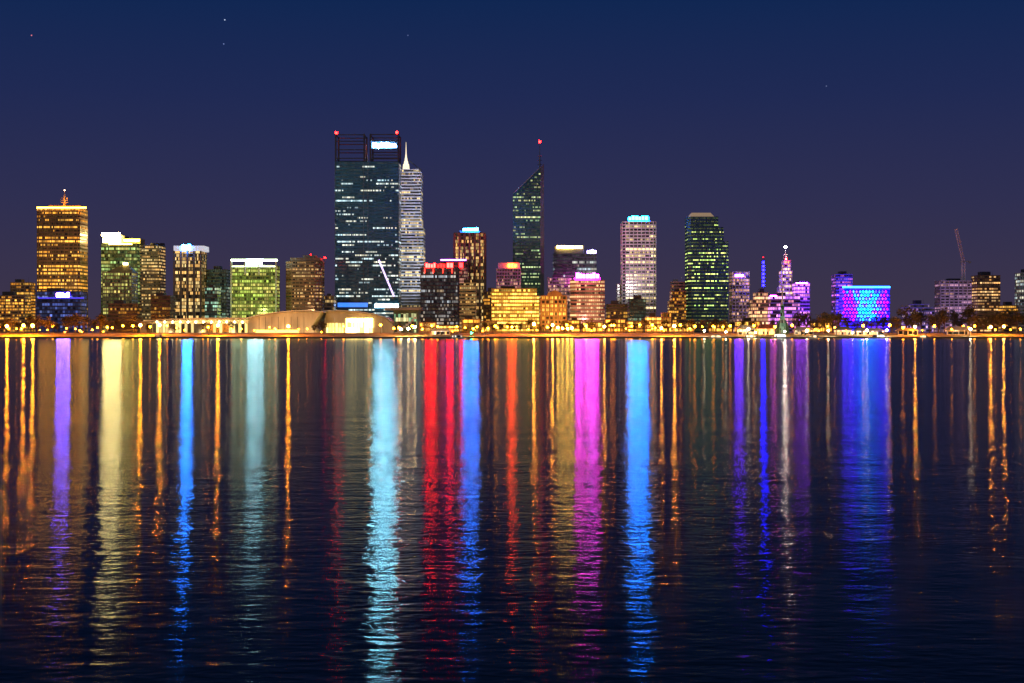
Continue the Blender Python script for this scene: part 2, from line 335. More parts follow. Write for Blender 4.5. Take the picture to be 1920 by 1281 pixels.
pbox(t,'roof_storey',solid((.1,.12,.16)),1040,1095,462,476,dy=-1,thk=24); pbox(t,'roof_light',glow((1,.58,.08),46),1044,1076,461,466); pbox(t,'roof_light',glow((1,.62,.15),16),1077,1092,461,466)
letters(t,glow((.4,.3,1),45),1101,1118,468,475,4)
tower('office_building','pale grey block with cool lit storeys behind orange heritage building',1027,1072,522,1680,d=26,sh=3.6,wall=(.35,.35,.4),cols=PINK,p=.5,s=1.2,bay=4,cat='office building')
t=tower('office_building','rose tinted banded building with bright magenta rooftop sign',1068,1134,527,1580,d=30,sh=3.7,wall=(.5,.26,.17),cols=((1,.5,.22),(1,.6,.25)),p=.55,s=1.6,cw=2,band=1.9,cham=5,cat='office building',plant=False,dim=.1)
pbox(t,'roof_storey',solid((.5,.3,.5)),1076,1126,521,526.5,dy=-2,thk=22); letters(t,glow((1,.015,.72),170),1080,1124,512,521.5,7,dy=1.0)
t=tower('heritage_building','orange floodlit heritage block with arched gable and tall windows',1014,1062,556,1520,d=20,sh=3.8,wall=(.5,.26,.09),cols=GOLD,p=.55,s=2.2,cw=1.8,bay=4,pw=1.4,cat='building',plant=False)
mb=MB(); slab(mb,[(lx(t,q),lz(t,z)) for q,z in [(1024,556),(1056,556),(1052,549),(1040,544),(1028,549)]],-t.d/2-.4,-t.d/2+6); mb.build('gable',solid((.5,.26,.09)),t.root)
# --- white gridded tower
t=tower('office_tower','white gridded tower with blue lit crown sign',1164,1230,417,1700,d=32,sh=3.5,wall=(.6,.6,.6),cols=((1,.72,.3),(1,.8,.4)),p=.45,s=2.0,cw=2.3,bay=2.3*2,pw=.8,band=1.5,cham=3,plant=False,dim=.03,var=1.0,cl=10,cwt=.6)
pbox(t,'roof_crown',solid((.2,.3,.8)),1178,1219,406,417,dy=-4,thk=20); letters(t,glow((.002,.20,1),340),1179,1216,404.5,412.5,6,dy=-3); pbox(t,'roof_light',glow((.0,.12,1),60),1178,1218,413,414,dy=-3,thk=.5)
tower('office_building','low dark block between magenta signed building and white tower',1136,1178,572,1600,d=24,wall=(.12,.08,.06),cols=GOLD,p=.3,s=1.2,cat='office building')
tower('office_building','narrow plain pale slab left of white gridded tower',1156,1166,534,1720,d=12,wall=(.4,.4,.42),p=.1,s=.5,cat='office building',plant=False)
tower('office_building','short dark teal glass block before the white gridded tower',1177,1211,562,1560,d=20,wall=(.05,.09,.08),cols=TEAL,p=.3,s=.7,cat='office building')
tower('apartment_block','orange brick block left of green black stepped tower',1252,1286,548,1600,d=18,sh=3.2,wall=(.45,.22,.08),cols=GOLD,p=.5,s=1.6,cat='apartment block',tiers=[(1252,1286,565),(1256,1286,548)])
tower('apartment_block','darker brown block behind the orange brick block',1257,1284,530,1680,d=18,sh=3.2,wall=(.28,.16,.1),cols=GOLD,p=.25,s=1.1,cat='apartment block')
t=tower('office_tower','green black tower with stepped right shoulder and glowing tan pyramid cap',1284,1366,408,1680,d=34,sh=3.8,wall=(.012,.085,.10),cols=((.6,1,.2),(.95,.95,.25)),p=.24,s=4.0,cw=1.5,var=.6,cham=3,tiers=[(1284,1366,453),(1284,1357,430),(1284,1347,408)],plant=False,glass=(.01,.06,.06),proud=.2,dim=.06,band=2.5,cl=5,cwt=.55,mull=.82)
mb=MB(); q=rect(lx(t,1292),lx(t,1342),-14,14); tp=rect(lx(t,1299),lx(t,1334),-8,8); mb.prism(q,t.top-1,lz(t,398),top=tp); mb.build('glow_cap',glow((.9,.6,.33),.28,False),t.root)  # cap's tan comes from weak emission, standing in for light on it
# --- right group
t=tower('office_building','pale lilac block right of the stepped green black tower',1368,1405,511,1700,d=20,sh=3.6,wall=(.5,.4,.52),cols=PINK,p=.5,s=1.2,cw=2,bay=4,cat='office building',plant=False)
pbox(t,'sign',glow((.15,.02,1),150),1378,1394,515,519)
t=tower('office_building','small orange lit block under the blue lattice mast',1404,1452,550,1620,d=22,sh=3.6,wall=(.5,.3,.18),cols=((1,.6,.25),(1,.4,.2)),p=.6,s=2,cat='office building',tiers=[(1404,1452,562),(1412,1440,550)])
t=tower('office_tower','white stepped slim tower lit violet with a lamp on its pole',1457,1486,490,1660,d=14,sh=3.6,wall=(.7,.6,.65),cols=((1,.45,.2),(1,.7,.55)),p=.6,s=2.2,cw=1.8,bay=4,tiers=[(1457,1486,540),(1461,1485,512),(1466,1482,490)],plant=False)
antenna(t,1475,464,490,.8,mat=WHITE); beacon(t,1475,463,(1,.8,.6),300,1.4); beacon(t,1473,486,(1,.02,.02),100,.9,y=-9)
t=tower('office_building','violet floodlit block right of the white stepped tower',1486,1518,532,1640,d=18,sh=3.6,wall=(.4,.2,.6),cols=((.5,.1,1),(1,.3,.8)),p=.65,s=3,cat='office building')
pbox(t,'roof_light',glow((.4,.03,1),80),1492,1514,530,532)
t=tower('office_building','low violet block in front of white stepped tower',1440,1500,556,1600,d=18,sh=3.6,wall=(.4,.25,.6),cols=((1,.3,.4),(.4,.1,1)),p=.6,s=3,cat='office building')
pbox(t,'roof_light',glow((.8,.06,.8),80),1444,1456,554,556)
t=tower('office_tower','blue and magenta banded tower left of the glowing blue building',1559,1598,516,1660,d=24,sh=3.5,wall=(.2,.15,.5),cols=((.8,.15,.7),(.15,.1,1)),p=.5,s=1.8,cw=2,band=1.8)
# glowing blue building
t=tower('civic_building','glowing blue and cyan office building covered with coloured light dots',1574,1668,540,1540,d=22,sh=3.4,wall=(.005,.01,.3),cols=((.0,.01,1),(.03,.0,1)),p=.8,s=5,cw=1.6,cat='civic building',plant=False,dim=.8)
pbox(t,'roof_light',glow((.01,.2,1),18),1580,1668,537,540,dy=2,thk=3)
def dots_mat():
    m,nt,b=newmat('coloured_lights'); o,xyz=objxyz(nt)
    n=nt.nodes.new('ShaderNodeTexNoise'); n.inputs['Scale'].default_value=.12; n.inputs['Detail'].default_value=1; nt.links.new(o,n.inputs['Vector'])
    hx=mth(nt,'ABSOLUTE',mth(nt,'DIVIDE',xyz[0],26.0))
    f=mth(nt,'ADD',mth(nt,'MULTIPLY',hx,1.1),mth(nt,'MULTIPLY',mth(nt,'SUBTRACT',n.outputs[0],.42),1.1))
    w=nt.nodes.new('ShaderNodeTexWhiteNoise'); w.noise_dimensions='2D'; nt.links.new(vec(nt,mth(nt,'FLOOR',mth(nt,'DIVIDE',xyz[0],2.3)),mth(nt,'FLOOR',mth(nt,'DIVIDE',xyz[2],3.2)),0),w.inputs['Vector'])
    f=mth(nt,'ADD',f,mth(nt,'MULTIPLY',mth(nt,'SUBTRACT',w.outputs[0],.5),.7))
    r=nt.nodes.new('ShaderNodeValToRGB'); e=r.color_ramp.elements
    e[0].position=.1; e[0].color=(.0,.30,1,1); e[1].position=.85; e[1].color=(.07,.0,1,1)
    k=e.new(.45); k.color=(.006,.010,1,1)
    nt.links.new(f,r.inputs[0]); nt.links.new(r.outputs[0],b.inputs['Emission Color'])
    nt.links.new(mth(nt,'ADD',10,mth(nt,'MULTIPLY',w.outputs[0],38)),b.inputs['Emission Strength'])
    b.inputs['Base Color'].default_value=(.1,.1,.2,1); return m
DM=dots_mat()
zr=lz(t,603); zt=lz(t,544); rows=9
for j in range(rows):
    mb=MB(); z=zr+(zt-zr)*(j+.5)/rows; h=(zt-zr)/rows
    nn=14
    for i in range(nn):
        c=lx(t,1580)+(lx(t,1665)-lx(t,1580))*(i+.5*(j%2)+.25)/nn; w=1.15; y=-t.d/2-1.1
        q=[(c,z+h*.44),(c-w,z),(c,z-h*.44),(c+w,z)]
        mb.add([(a,y,b) for a,b in q]+[(a,y+.6,b) for a,b in q],[(3,2,1,0),(0,1,5,4),(1,2,6,5),(2,3,7,6),(3,0,4,7)])
    mb.build('light_row',DM,t.root)
tower('office_building','low white and violet building right of glowing blue building',1690,1751,572,1580,d=20,sh=3.4,wall=(.5,.4,.65),cols=((.6,.3,1),(1,.7,.5)),p=.5,s=1.4,cat='building',tiers=[(1690,1751,578),(1704,1742,572)])
t=tower('apartment_tower','pale gridded apartment block with crane standing on it',1753,1822,528,1660,d=22,sh=3.1,wall=(.42,.34,.45),cols=((1,.5,.35),(.8,.4,.8)),p=.4,s=1.1,cw=2.4,bay=5,pw=1,band=1.3,cat='apartment block')
t34=t
tower('apartment_tower','brown brick banded block right of the crane',1821,1875,518,1640,d=22,sh=3.2,wall=(.22,.11,.065),cols=((1,.45,.12),(1,.6,.25)),p=.5,s=1.8,cw=2.4,band=1.6,cat='apartment block')
tower('apartment_block','low orange block at right behind the trees',1872,1908,574,1600,d=16,sh=3.2,wall=(.35,.22,.12),cols=GOLD,p=.5,s=1.6,cat='apartment block')
tower('office_tower','white slab cut off by the right frame edge',1903,1960,513,1640,d=20,sh=3.5,wall=(.5,.5,.55),cols=COOL,p=.4,s=1.2,cw=2,cat='office building')
# ------------------------------------------------------------------ cranes and masts
def lattice(mb,p0,p1,w,n):
    p0=Vector(p0); p1=Vector(p1); d=(p1-p0); L=d.length; d.normalize(); a=Vector((0,1,0)); b=d.cross(a).normalized()
    cs=[a*w+b*w,a*w-b*w,-a*w-b*w,-a*w+b*w]
    for c in cs: mb.tube(p0+c,p1+c,w*.24,w*.24,4)
    for i in range(n):
        for k in range(4):
            mb.tube(p0+d*(L*i/n)+cs[k],p0+d*(L*(i+1)/n)+cs[(k+1)%4],w*.16,w*.16,3)
def crane(label,pxm,pyb,pyt,pxj,pyj,Y,jm,zb=None,w=.8,mm=None):
    zb=zb if zb is not None else Z(pyb,Y); x=X(pxm,Y)
    r=empty('tower_crane',(x,Y,zb),label,'crane')
    zt=Z(pyt,Y)-zb
    mb=MB(); lattice(mb,(0,0,0),(0,0,zt),w,max(4,int(zt/3))); mb.build('mast',mm or STEEL,r)
    mb=MB(); lattice(mb,(0,0,zt+1),(X(pxj,Y)-x,0,Z(pyj,Y)-zb),w*.8,12); mb.build('jib',jm,r)
    sgn=-1 if pxj<pxm else 1
    mb=MB(); mb.box(min(0,-sgn*7),max(0,-sgn*7),-.8,.8,zt,zt+.8); mb.box(-sgn*7-1,-sgn*7+1,-1,1,zt-1.5,zt+1.2); mb.build('counterweight',CONC,r)
    mb=MB(); mb.box(-1.2+sgn*1.6,1.2+sgn*1.6,-1.2,1.2,zt-1.5,zt+1); mb.build('cab',solid((.5,.45,.4)),r)
    return r
crane('luffing crane with steep jib standing on pale apartment block',1806,526,491,1792,429,1672,solid((.95,.6,.6),.5),zb=gz(1660)+t34.top-.3,w=1.5,mm=solid((.95,.75,.75),.5))
crane('crane with slanting white and violet lit jib before the tallest tower',739,628,558,710,487,1740,glow((.65,.5,1),4),zb=gz(1740),w=.8)
r=empty('lattice_mast',(X(1431,1640),1640,gz(1640)),'thin lattice mast glowing blue above small orange block','mast')
zt=Z(484,1640)-gz(1640); mb=MB(); lattice(mb,(0,0,0),(0,0,zt),.8,26); mb.build('mast_frame',STEEL,r)
for q in range(7):
    mb=MB(); mb.box(-1.1,1.1,-1.3,-.9,zt*.62+q*4,zt*.62+q*4+2.4); mb.build('blue_light',glow((.0015,.0012,1),150),r)
mb=MB(); mb.ball((0,0,zt+.8),.6); mb.build('beacon',glow(RED,10),r)
# bell tower
r=empty('bell_tower',(X(1467,1345),1345,gz(1345)),'slim green glass bell tower with needle spire standing on the waterfront','tower')
h=Z(502,1345)-gz(1345); h1=Z(572,1345)-gz(1345)
mb=MB(); mb.prism(rect(-2.8,2.8,-2.8,2.8,1),0,h1,top=rect(-1.2,1.2,-1.2,1.2,.4)); mb.build('glass_shaft',winmat(.7,(.3,1,.5),(.9,.8,.5),.5,1.0,3.0),r)
mb=MB(); mb.tube((0,0,h1),(0,0,h*.8),.9,.35,8); mb.tube((0,0,h*.8),(0,0,h),.3,.06); mb.build('spire',solid((.7,.7,.72),.35,.3),r)
for s_ in (-1,1):
    mb=MB(); pts=[(s_*2.9,0),(s_*6.0,0),(s_*5.5,4),(s_*4.4,8),(s_*2.4,12)]
    if s_<0: pts=pts[::-1]
    slab(mb,pts,-1.5,1.5); mb.build('copper_sail',solid((.06,.16,.1),.5),r)
# ------------------------------------------------------------------ convention halls and low waterfront buildings
def hall(name,label,pts,Y,d,wall,cat='building'):
    t=T(); t.Y=Y; t.base=gz(Y); t.d=d; xs=[p[0] for p in pts]; t.xc=X((min(xs)+max(xs))/2,Y)
    t.root=empty(name,(t.xc,Y+d/2,t.base),label,cat)
    mb=MB(); slab(mb,[(lx(t,p[0]),max(0,lz(t,p[1]))) for p in pts],-d/2,d/2); mb.build('wall',wall,t.root)
    return t
def curved_roof(t,pts,th=1.0,dy=4,mat=None):
    mb=MB()
    for i in range(len(pts)-1):
        q=[(lx(t,pts[i][0]),lz(t,pts[i][1])+.05),(lx(t,pts[i+1][0]),lz(t,pts[i+1][1])+.05),(lx(t,pts[i+1][0]),lz(t,pts[i+1][1])+th),(lx(t,pts[i][0]),lz(t,pts[i][1])+th)]
        slab(mb,q,-t.d/2-dy,t.d/2+1)
    mb.build('roof',mat or solid((.7,.67,.58),.4,.1),t.root)
t=hall('exhibition_hall','long low pale hall with row of white downlights under its roof',[(262,628),(470,628),(470,600),(400,599),(330,601),(262,605)],1480,50,solid((.42,.33,.2)))
curved_roof(t,[(254,606),(300,601.5),(350,599.5),(400,598.5),(472,598.5)],1.3,5,solid((.6,.5,.36)))
pbox(t,'glazing',winmat(.7,(1,.6,.12),(1,.8,.3),3,3.0,9),275,465,607,626,dy=.25,thk=.2)
for q in range(12):
    mb=MB(); mb.ball((lx(t,296+q*14.5),-t.d/2-3.5,lz(t,604)),.8); mb.build('downlight',glow((1,.75,.35),60),t.root)
t=hall('exhibition_hall','angular grey metal hall with sloping edges between low halls',[(467,628),(594,628),(586,610),(600,586),(575,584),(548,584.5),(515,588),(485,592.5),(467,597)],1470,60,solid((.55,.5,.38),.4,.1))
curved_roof(t,[(460,598.5),(485,592),(515,587.5),(548,584),(575,583.3),(606,586)],.9,4)
pbox(t,'doorway_light',glow((1,.5,.06),6),480,560,619,627,dy=.4,thk=.3)
mb=MB()
for q in range(486,582,12): mb.box(lx(t,q)-.15,lx(t,q)+.15,-t.d/2-.3,-t.d/2,0,lz(t,594))
mb.build('wall_seam',DARKM,t.root)
t=hall('exhibition_hall','wedge roofed hall with brilliant golden glazed front',[(604,628),(742,628),(736,608),(722,597),(700,590),(670,586),(640,584),(612,584)],1500,60,solid((.55,.48,.34),.45,.1))
curved_roof(t,[(604,584),(640,583.5),(670,585.5),(700,589.5),(724,597),(741,609)],.9,4)
pbox(t,'glazing',winmat(1.2,(1,.62,.12),(1,.75,.25),12,3.0,5,mull=.93),648,700,597,627,dy=.5,thk=.3)
pbox(t,'glazing',winmat(.8,(1,.5,.08),(1,.7,.2),4,3.0,5),612,645,606,627,dy=.5,thk=.3)
for q in (610,628,648,664,682,700,716):
    mb=MB(); mb.box(lx(t,q)-.3,lx(t,q)+.3,-t.d/2-1.6,-t.d/2-.7,0,lz(t,596)); mb.build('canopy_post',WHITE,t.root)
t=hall('entrance_pavilion','green glass entrance pavilion with thin flat roof right of golden hall',[(738,628),(784,628),(784,582),(738,582)],1490,30,solid((.08,.14,.12),.3))
pbox(t,'roof',CONC,722,790,577,581.8,dy=5,back=t.d/2+2); pbox(t,'glazing',winmat(.5,(.4,1,.5),(1,.8,.35),1.4,2.5,3.6),740,782,588,626,dy=.4,thk=.2)
mb=MB(); y=-t.d/2-4
for i in range(8): mb.box(lx(t,741+i*5),lx(t,747+i*5),y,y+2,max(0,lz(t,628-i*4.2)),max(.5,lz(t,624-i*4.2)))
mb.build('stair',WHITE,t.root)
LOW=[(786,818,606,'low gold lit cafe beside the entrance pavilion'),(820,862,612,'low restaurant with warm windows left of the round canopy'),
(866,900,600,'small brown shop under the cream banded block'),(903,932,604,'small orange lit kiosk building below brown tower'),
(1064,1088,602,'small gold lit shop under magenta signed building'),(1092,1130,606,'wide low gold lit arcade under magenta signed building'),
(1134,1172,600,'low orange brick hotel left of white gridded tower'),(1176,1206,604,'small gold lit shop below the white gridded tower'),
(1210,1240,596,'orange gabled heritage hall below white gridded tower'),(1240,1258,588,'narrow orange heritage house right of white gridded tower'),
(1262,1300,606,'small gold shop below stepped green black tower'),(1330,1372,608,'low dark shop right of stepped green black tower'),
(1378,1425,604,'low orange pavilion below pale lilac block'),(1520,1560,606,'low warm pavilion left of the glowing blue building')]
for i,(a,b,c,l) in enumerate(LOW):
    tower('waterfront_building',l,a,b,c,1455+(i%3)*12,d=12,sh=4.0,wall=(.5,.28,.1),cols=GOLD,p=.65,s=R.uniform(3.5,6),cw=2.4,bay=5,band=1.4,cat='building',plant=(i%2==0),dim=.3)
# jetty pavilions on the right shore
def pavilion(px,w,py,Y,label,col,s,roofc=(.16,.14,.11)):
    x=X(px,Y); r=empty('jetty_pavilion',(x,Y,gz(Y)),label,'pavilion'); h=Z(py,Y)-gz(Y); hw=w/F*Y/2; e=h*.55
    mb=MB(); mb.prism(rect(-hw-1,hw+1,-5,5),e,h,top=rect(-hw*.7,hw*.7,-1,1)); mb.build('roof',solid(roofc),r)
    for i in range(5):
        mb=MB(); mb.box(-hw+i*hw/2-.2,-hw+i*hw/2+.2,-4.4,-4,-1,e); mb.build('post',WHITE,r)
    mb=MB(); mb.box(-hw*.96,hw*.96,-3.6,3.6,-1,e*.98); mb.build('glazing',winmat(.6,col,(1,.4,.08),s,1.8,2.4),r)
for a in [(1398,30,610,1330,'cream roofed jetty pavilion left of the bell tower',(1,.6,.2),5,(.3,.26,.2)),(1436,30,608,1335,'brick red roofed jetty pavilion just left of bell tower',(1,.45,.12),5,(.2,.07,.05)),
 (1506,34,613,1332,'pale roofed jetty pavilion right of the bell tower',(1,.7,.35),5,(.35,.33,.3)),(1580,30,612,1330,'small jetty pavilion left below the glowing blue building',(1,.5,.2),5),
 (1628,56,615,1328,'widest white lit jetty pavilion under the glowing blue building',(1,.75,.45),9,(.35,.3,.25)),(1700,36,615,1332,'low jetty pavilion right below the glowing blue building',(1,.6,.25),5),
 (1795,44,612,1335,'grey roofed boat shed with gables on right shore',(1,.5,.2),1.5,(.25,.25,.26)),(826,34,616,1335,'low white canopy kiosk on the centre foreshore',(1,.85,.7),4,(.6,.55,.5))]: pavilion(*a)
# ------------------------------------------------------------------ lamps
def lamp_proto(label,group,col,L,r=.5,h=9):
    ro=empty('street_lamp',(0,0,0),label,'street lamp',group)
    mb=MB(); mb.tube((0,0,0),(0,0,h),.12,.08); mb.tube((0,0,h-.1),(0,-1.2,h+.3),.07,.05); mb.box(-.25,.25,-.25,.25,0,.5); mb.build('pole',STEEL,ro)
    mb=MB(); mb.prism(rect(-.45,.45,-1.8,-.8),h+.28,h+.55,top=rect(-.25,.25,-1.6,-1.0)); mb.build('lamp_hood',DARKM,ro)
    mb=MB(); mb.ball((0,-1.3,h+.28-r*.9),r); mb.build('lamp_globe',glow(col,L),ro)
    return ro
SOD=(1,.24,.006)
def place(proto,lst,Ys=(1308,1330),jit=0):
    for i,px in enumerate(lst):
        o=proto if i==0 else copy_tree(proto)
        Y=R.uniform(*Ys); o.location=(X(px+R.uniform(-jit,jit),Y),Y,gz(Y)-.05); q=R.uniform(.8,1.15) if not jit else R.uniform(.5,1.35); o.scale=(q,q,q)
place(lamp_proto('bright orange street lamp at the left river edge with long reflection','brightest lamps of left shore',SOD,1600,1.2),[14,45,62,264,300,409,541])
place(lamp_proto('bright orange street lamp at the right half river edge with long reflection','brightest lamps of right shore',(1,.28,.02),1100,1.15),[1001,1036,1133,1240,1264,1715,1857,1881])
place(lamp_proto('added yellow lamp at the centre river edge below orange heritage block','added yellow lamps of centre shore',(1,.42,.03),520,1.0,7),[1046,1055,1064,1072])  # lamps added to make the wide gold streak on the water
place(lamp_proto('added pale yellow lamp at river edge below the striped skyscraper','added pale lamps below striped skyscraper',(1,.6,.2),340,1.0,7),[752,766,778])  # lamps added to give the sandy streak beside the cyan one
place(lamp_proto('red orange lamp on pole at centre shore below finned building','red lamp',(1,.05,.002),600,1.1),[960])
place(lamp_proto('small orange street lamp on the left foreshore lawn','small lamps of left lawn',SOD,130,.85,6),
      [4,22,28,36,80,90,98,118,126,137,150,158,176,186,196,208,215,236,250,282,316,330,352,378,396,432,455,478,500,512,522,560,582,604,628,644,690,716,736,744,770],(1312,1395),6)
place(lamp_proto('small orange street lamp on the centre foreshore','small lamps of centre shore',SOD,130,.85,6),
      [792,806,816,838,850,856,870,884,894,902,918,926,934,948,974,988,1012,1024,1030,1048,1066,1078,1094,1102,1108,1120,1146,1154,1160,1174,1182,1190,1204,1218,1224,1230,1250],(1312,1400),6)
place(lamp_proto('small orange street lamp on the right foreshore','small lamps of right shore',SOD,110,.85,6),
      [1278,1296,1304,1312,1334,1342,1352,1374,1388,1410,1426,1444,1456,1488,1500,1520,1538,1546,1566,1588,1604,1616,1648,1668,1680,1690,1728,1746,1768,1788,1800,1812,1832,1848,1870,1892,1912],(1312,1395),6)
place(lamp_proto('white path lamp on the right shore','white lamps of right shore',(1,.75,.42),170,.85,5),[1322,1362,1402,1418,1470,1512,1554,1600,1625,1660,1820],(1304,1320),3)
place(lamp_proto('green navigation lamp on short pole at centre shore','green lamp',(.01,1,.3),120,.8,4),[884],(1304,1306))
# ------------------------------------------------------------------ trees
def leafmat(c):
    m,nt,b=newmat('leaves'); o,xyz=objxyz(nt)
    n=nt.nodes.new('ShaderNodeTexNoise'); n.inputs['Scale'].default_value=.5; nt.links.new(o,n.inputs['Vector'])
    r=nt.nodes.new('ShaderNodeValToRGB'); r.color_ramp.elements[0].position=.35; r.color_ramp.elements[1].position=.65
    r.color_ramp.elements[0].color=[q*.5 for q in c]+[1]; r.color_ramp.elements[1].color=[q*1.5 for q in c]+[1]
    nt.links.new(n.outputs[0],r.inputs[0]); nt.links.new(r.outputs[0],b.inputs['Base Color']); b.inputs['Roughness'].default_value=.7; return m
LEAF=leafmat((.10,.085,.025)); BARK=solid((.12,.08,.05),.9)
def tree_mesh(seed,slim=1.0):
    q=random.Random(seed); tr=MB(); cr=MB()
    tr.tube((0,0,0),(.3,0,4),.45,.3,7); cl=[]
    for i in range(9):
        a=q.uniform(0,6.28); rr=q.uniform(1.2,4.2)*slim; z=q.uniform(5,11); p=(math.cos(a)*rr,math.sin(a)*rr,z); cl.append((p,q.uniform(1.4,2.5)))
        tr.tube((.3,0,q.uniform(3,4)),p,.2,.06,5)
    cl.append(((.3,0,11.5),1.8)); tr.tube((.3,0,4),(.3,0,11),.28,.08,5)
    for p,r in cl:
        for k in range(85):
            v=Vector((q.gauss(0,1),q.gauss(0,1),q.gauss(0,.75))).normalized()*r*q.uniform(.5,1.12); c=Vector(p)+v
            n=Vector((q.gauss(0,1),q.gauss(0,1),q.gauss(0,1))).normalized(); a=n.orthogonal().normalized(); b=n.cross(a); s=q.uniform(.22,.5)
            cr.add([c+a*s,c+b*s*.7,c-a*s,c-b*s*.7],[(0,1,2,3)])
    return tr,cr
protos=[]
for sd,sl in ((1,1),(2,1.15),(3,.7),(4,1.3)):
    tr,cr=tree_mesh(sd,sl); protos.append((tr,cr,[None,None]))
def tree(px,Y,h,label,group):
    k=R.randrange(4); tr,cr,c=protos[k]; loc=(X(px,Y),Y,gz(Y)-.1)
    ro=empty('leafy_tree',loc,label,'tree',group,R.uniform(0,6.28)); s=h/13.0; ro.scale=(s*R.uniform(.95,1.3),s*R.uniform(.95,1.3),s)
    if c[0] is None: c[0]=tr.build('trunk',BARK,ro); c[1]=cr.build('crown',LEAF,ro)
    else:
        for o in c: n=o.copy(); COL.objects.link(n); n.parent=ro
def trees(lst,hr,label,group,Ys=(1345,1440)):
    for px in lst: tree(px+R.uniform(-3,3),R.uniform(*Ys),R.uniform(*hr),label,group)
trees([2,16,30,44,60,74,90,108,128,142,158,172,188,202,218,236,254],(9,18),'dark tree among orange lamps on the left foreshore','trees of left foreshore')
trees([280,330,386,430,590,606],(7,11),'small tree before the long exhibition halls','trees before the halls',(1400,1450))
trees([892,906,922],(9,13),'tree in the dark clump below brown tower','trees below brown tower')
trees([940,952,964,978,996,1012,1030],(7,13),'tree below the gold banded building','trees below gold building')
trees([1060,1090,1110,1134,1150,1170,1188,1206,1226,1250,1268],(8,14),'tree on foreshore below the white gridded tower','trees below white tower')
trees([1288,1300,1314,1328,1344,1360,1376,1392],(10,16),'tree below the stepped green black tower','trees below stepped tower')
trees([1414,1450,1484,1500,1512,1524,1536,1548,1560,1572,1590,1608,1624,1640,1656],(11,20),'tree along the jetties below the glowing blue building','trees along the jetties',(1350,1440))
trees([1672,1684,1698,1712,1728,1742,1758,1772,1788,1802,1816,1830,1846,1862,1878,1894,1910,1922],(14,26),'large dark tree on the right foreshore','trees of right foreshore',(1360,1450))
# ------------------------------------------------------------------ boats
def boat(px,Y,L,h,label,name='motor_boat',hullc=(.6,.6,.6),lit=(1,.7,.35),s=4,group=None):
    r=empty(name,(X(px,Y),Y,0),label,'boat',group); b=L*.14
    mb=MB(); bot=[(-L*.48,-b*.7),(L*.36,-b*.7),(L*.46,0),(L*.36,b*.7),(-L*.48,b*.7)]; top=[(-L*.5,-b),(L*.36,-b),(L*.54,0),(L*.36,b),(-L*.5,b)]
    mb.prism(bot,-.4,h*.35,top=top); mb.build('hull',solid(hullc),r)
    mb=MB(); mb.prism(rect(-L*.36,L*.2,-b*.75,b*.75,.3),h*.35,h*.75,top=rect(-L*.34,L*.14,-b*.7,b*.7,.3)); mb.build('cabin',winmat(.7,lit,lit,s,1.2,3),r)
    mb=MB(); mb.box(-L*.4,L*.2,-b*.85,b*.85,h*.75,h*.82); mb.box(-L*.1,L*.05,-b*.4,b*.4,h*.82,h); mb.build('cabin_roof',WHITE,r)
    mb=MB(); mb.tube((-L*.1,0,h),(-L*.1,0,h*1.7),.08,.04); mb.build('mast',STEEL,r)
    return r
boat(300,1288,12,4.2,'dark ferry with flat cabin roof moored at the left shore','ferry',(.05,.05,.06),(1,.5,.2),.8)
boat(1345,1285,14,3.4,'long white tour boat left of the jetties','tour_boat')
boat(1410,1290,13,3.6,'white boat moored left of bell tower','motor_boat')
boat(1466,1284,16,4.6,'bright white ferry moored in front of the bell tower','ferry',(.75,.75,.75),(1,.9,.7),10)
boat(1530,1290,11,3.2,'small white boat moored right of the bell tower','motor_boat')
boat(1650,1288,18,4.0,'long white ferry below the glowing blue building','ferry',(.75,.75,.75),(1,.8,.5),6)
boat(1735,1290,11,3.2,'small boat moored left of grey boat shed','motor_boat',(.3,.3,.35))
boat(860,1288,15,3.4,'low white boat moored at the centre shore','tour_boat',(.6,.6,.6),(1,.9,.7),2)
def jetty(px0,px1,Y0,label):
    x0=X(px0,Y0); x1=X(px1,Y0); r=empty('jetty',((x0+x1)/2,Y0,0),label,'jetty'); w=(x1-x0)/2
    mb=MB(); mb.box(-w,w,-2,2,.9,1.2); mb.build('deck',solid((.25,.2,.14)),r)
    n=int(w*2/4)
    for i in range(n+1):
        mb=MB(); mb.tube((-w+2*w*i/n,-1.7,-.5),(-w+2*w*i/n,-1.7,1.6),.18); mb.build('pile',BARK,r)
jetty(1385,1500,1294,'timber jetty on piles in front of bell tower'); jetty(1590,1700,1294,'timber jetty on piles below glowing blue building')
# ------------------------------------------------------------------ setting
def sheet(name,rows,x0,x1,mat):
    mb=MB(); n=len(rows); vs=[]
    for y,z in rows: vs+= [(x0,y,z),(x1,y,z)]
    mb.add(vs,[(2*i,2*i+1,2*i+3,2*i+2) for i in range(n-1)]); o=mb.build(name,mat); o['kind']='structure'; return o
sheet('ground',[(1301,gz(1301))]+[(a,b) for a,b in GP[1:-1]]+[(25000,5.0)],-14000,14000,solid((.34,.27,.10),.9,0,.45,.05))
sheet('footpath',[(1303,gz(1303)+.03),(1309,gz(1309)+.03)],-3000,3000,solid((.4,.35,.27),.8))
sheet('road',[(1412,gz(1412)+.05),(1426,gz(1426)+.05)],-3000,3000,solid((.05,.05,.05),.7))
mb=MB(); mb.box(-3000,3000,1299.6,1301.2,-2,1.45); o=mb.build('river_wall',solid((.16,.13,.1),.8)); tag(o,'low stone river wall along the far shore','wall')
mb=MB(); mb.box(-3000,3000,1410.8,1411.4,4,gz(1411)+.15); o=mb.build('kerb',CONC); o['kind']='structure'
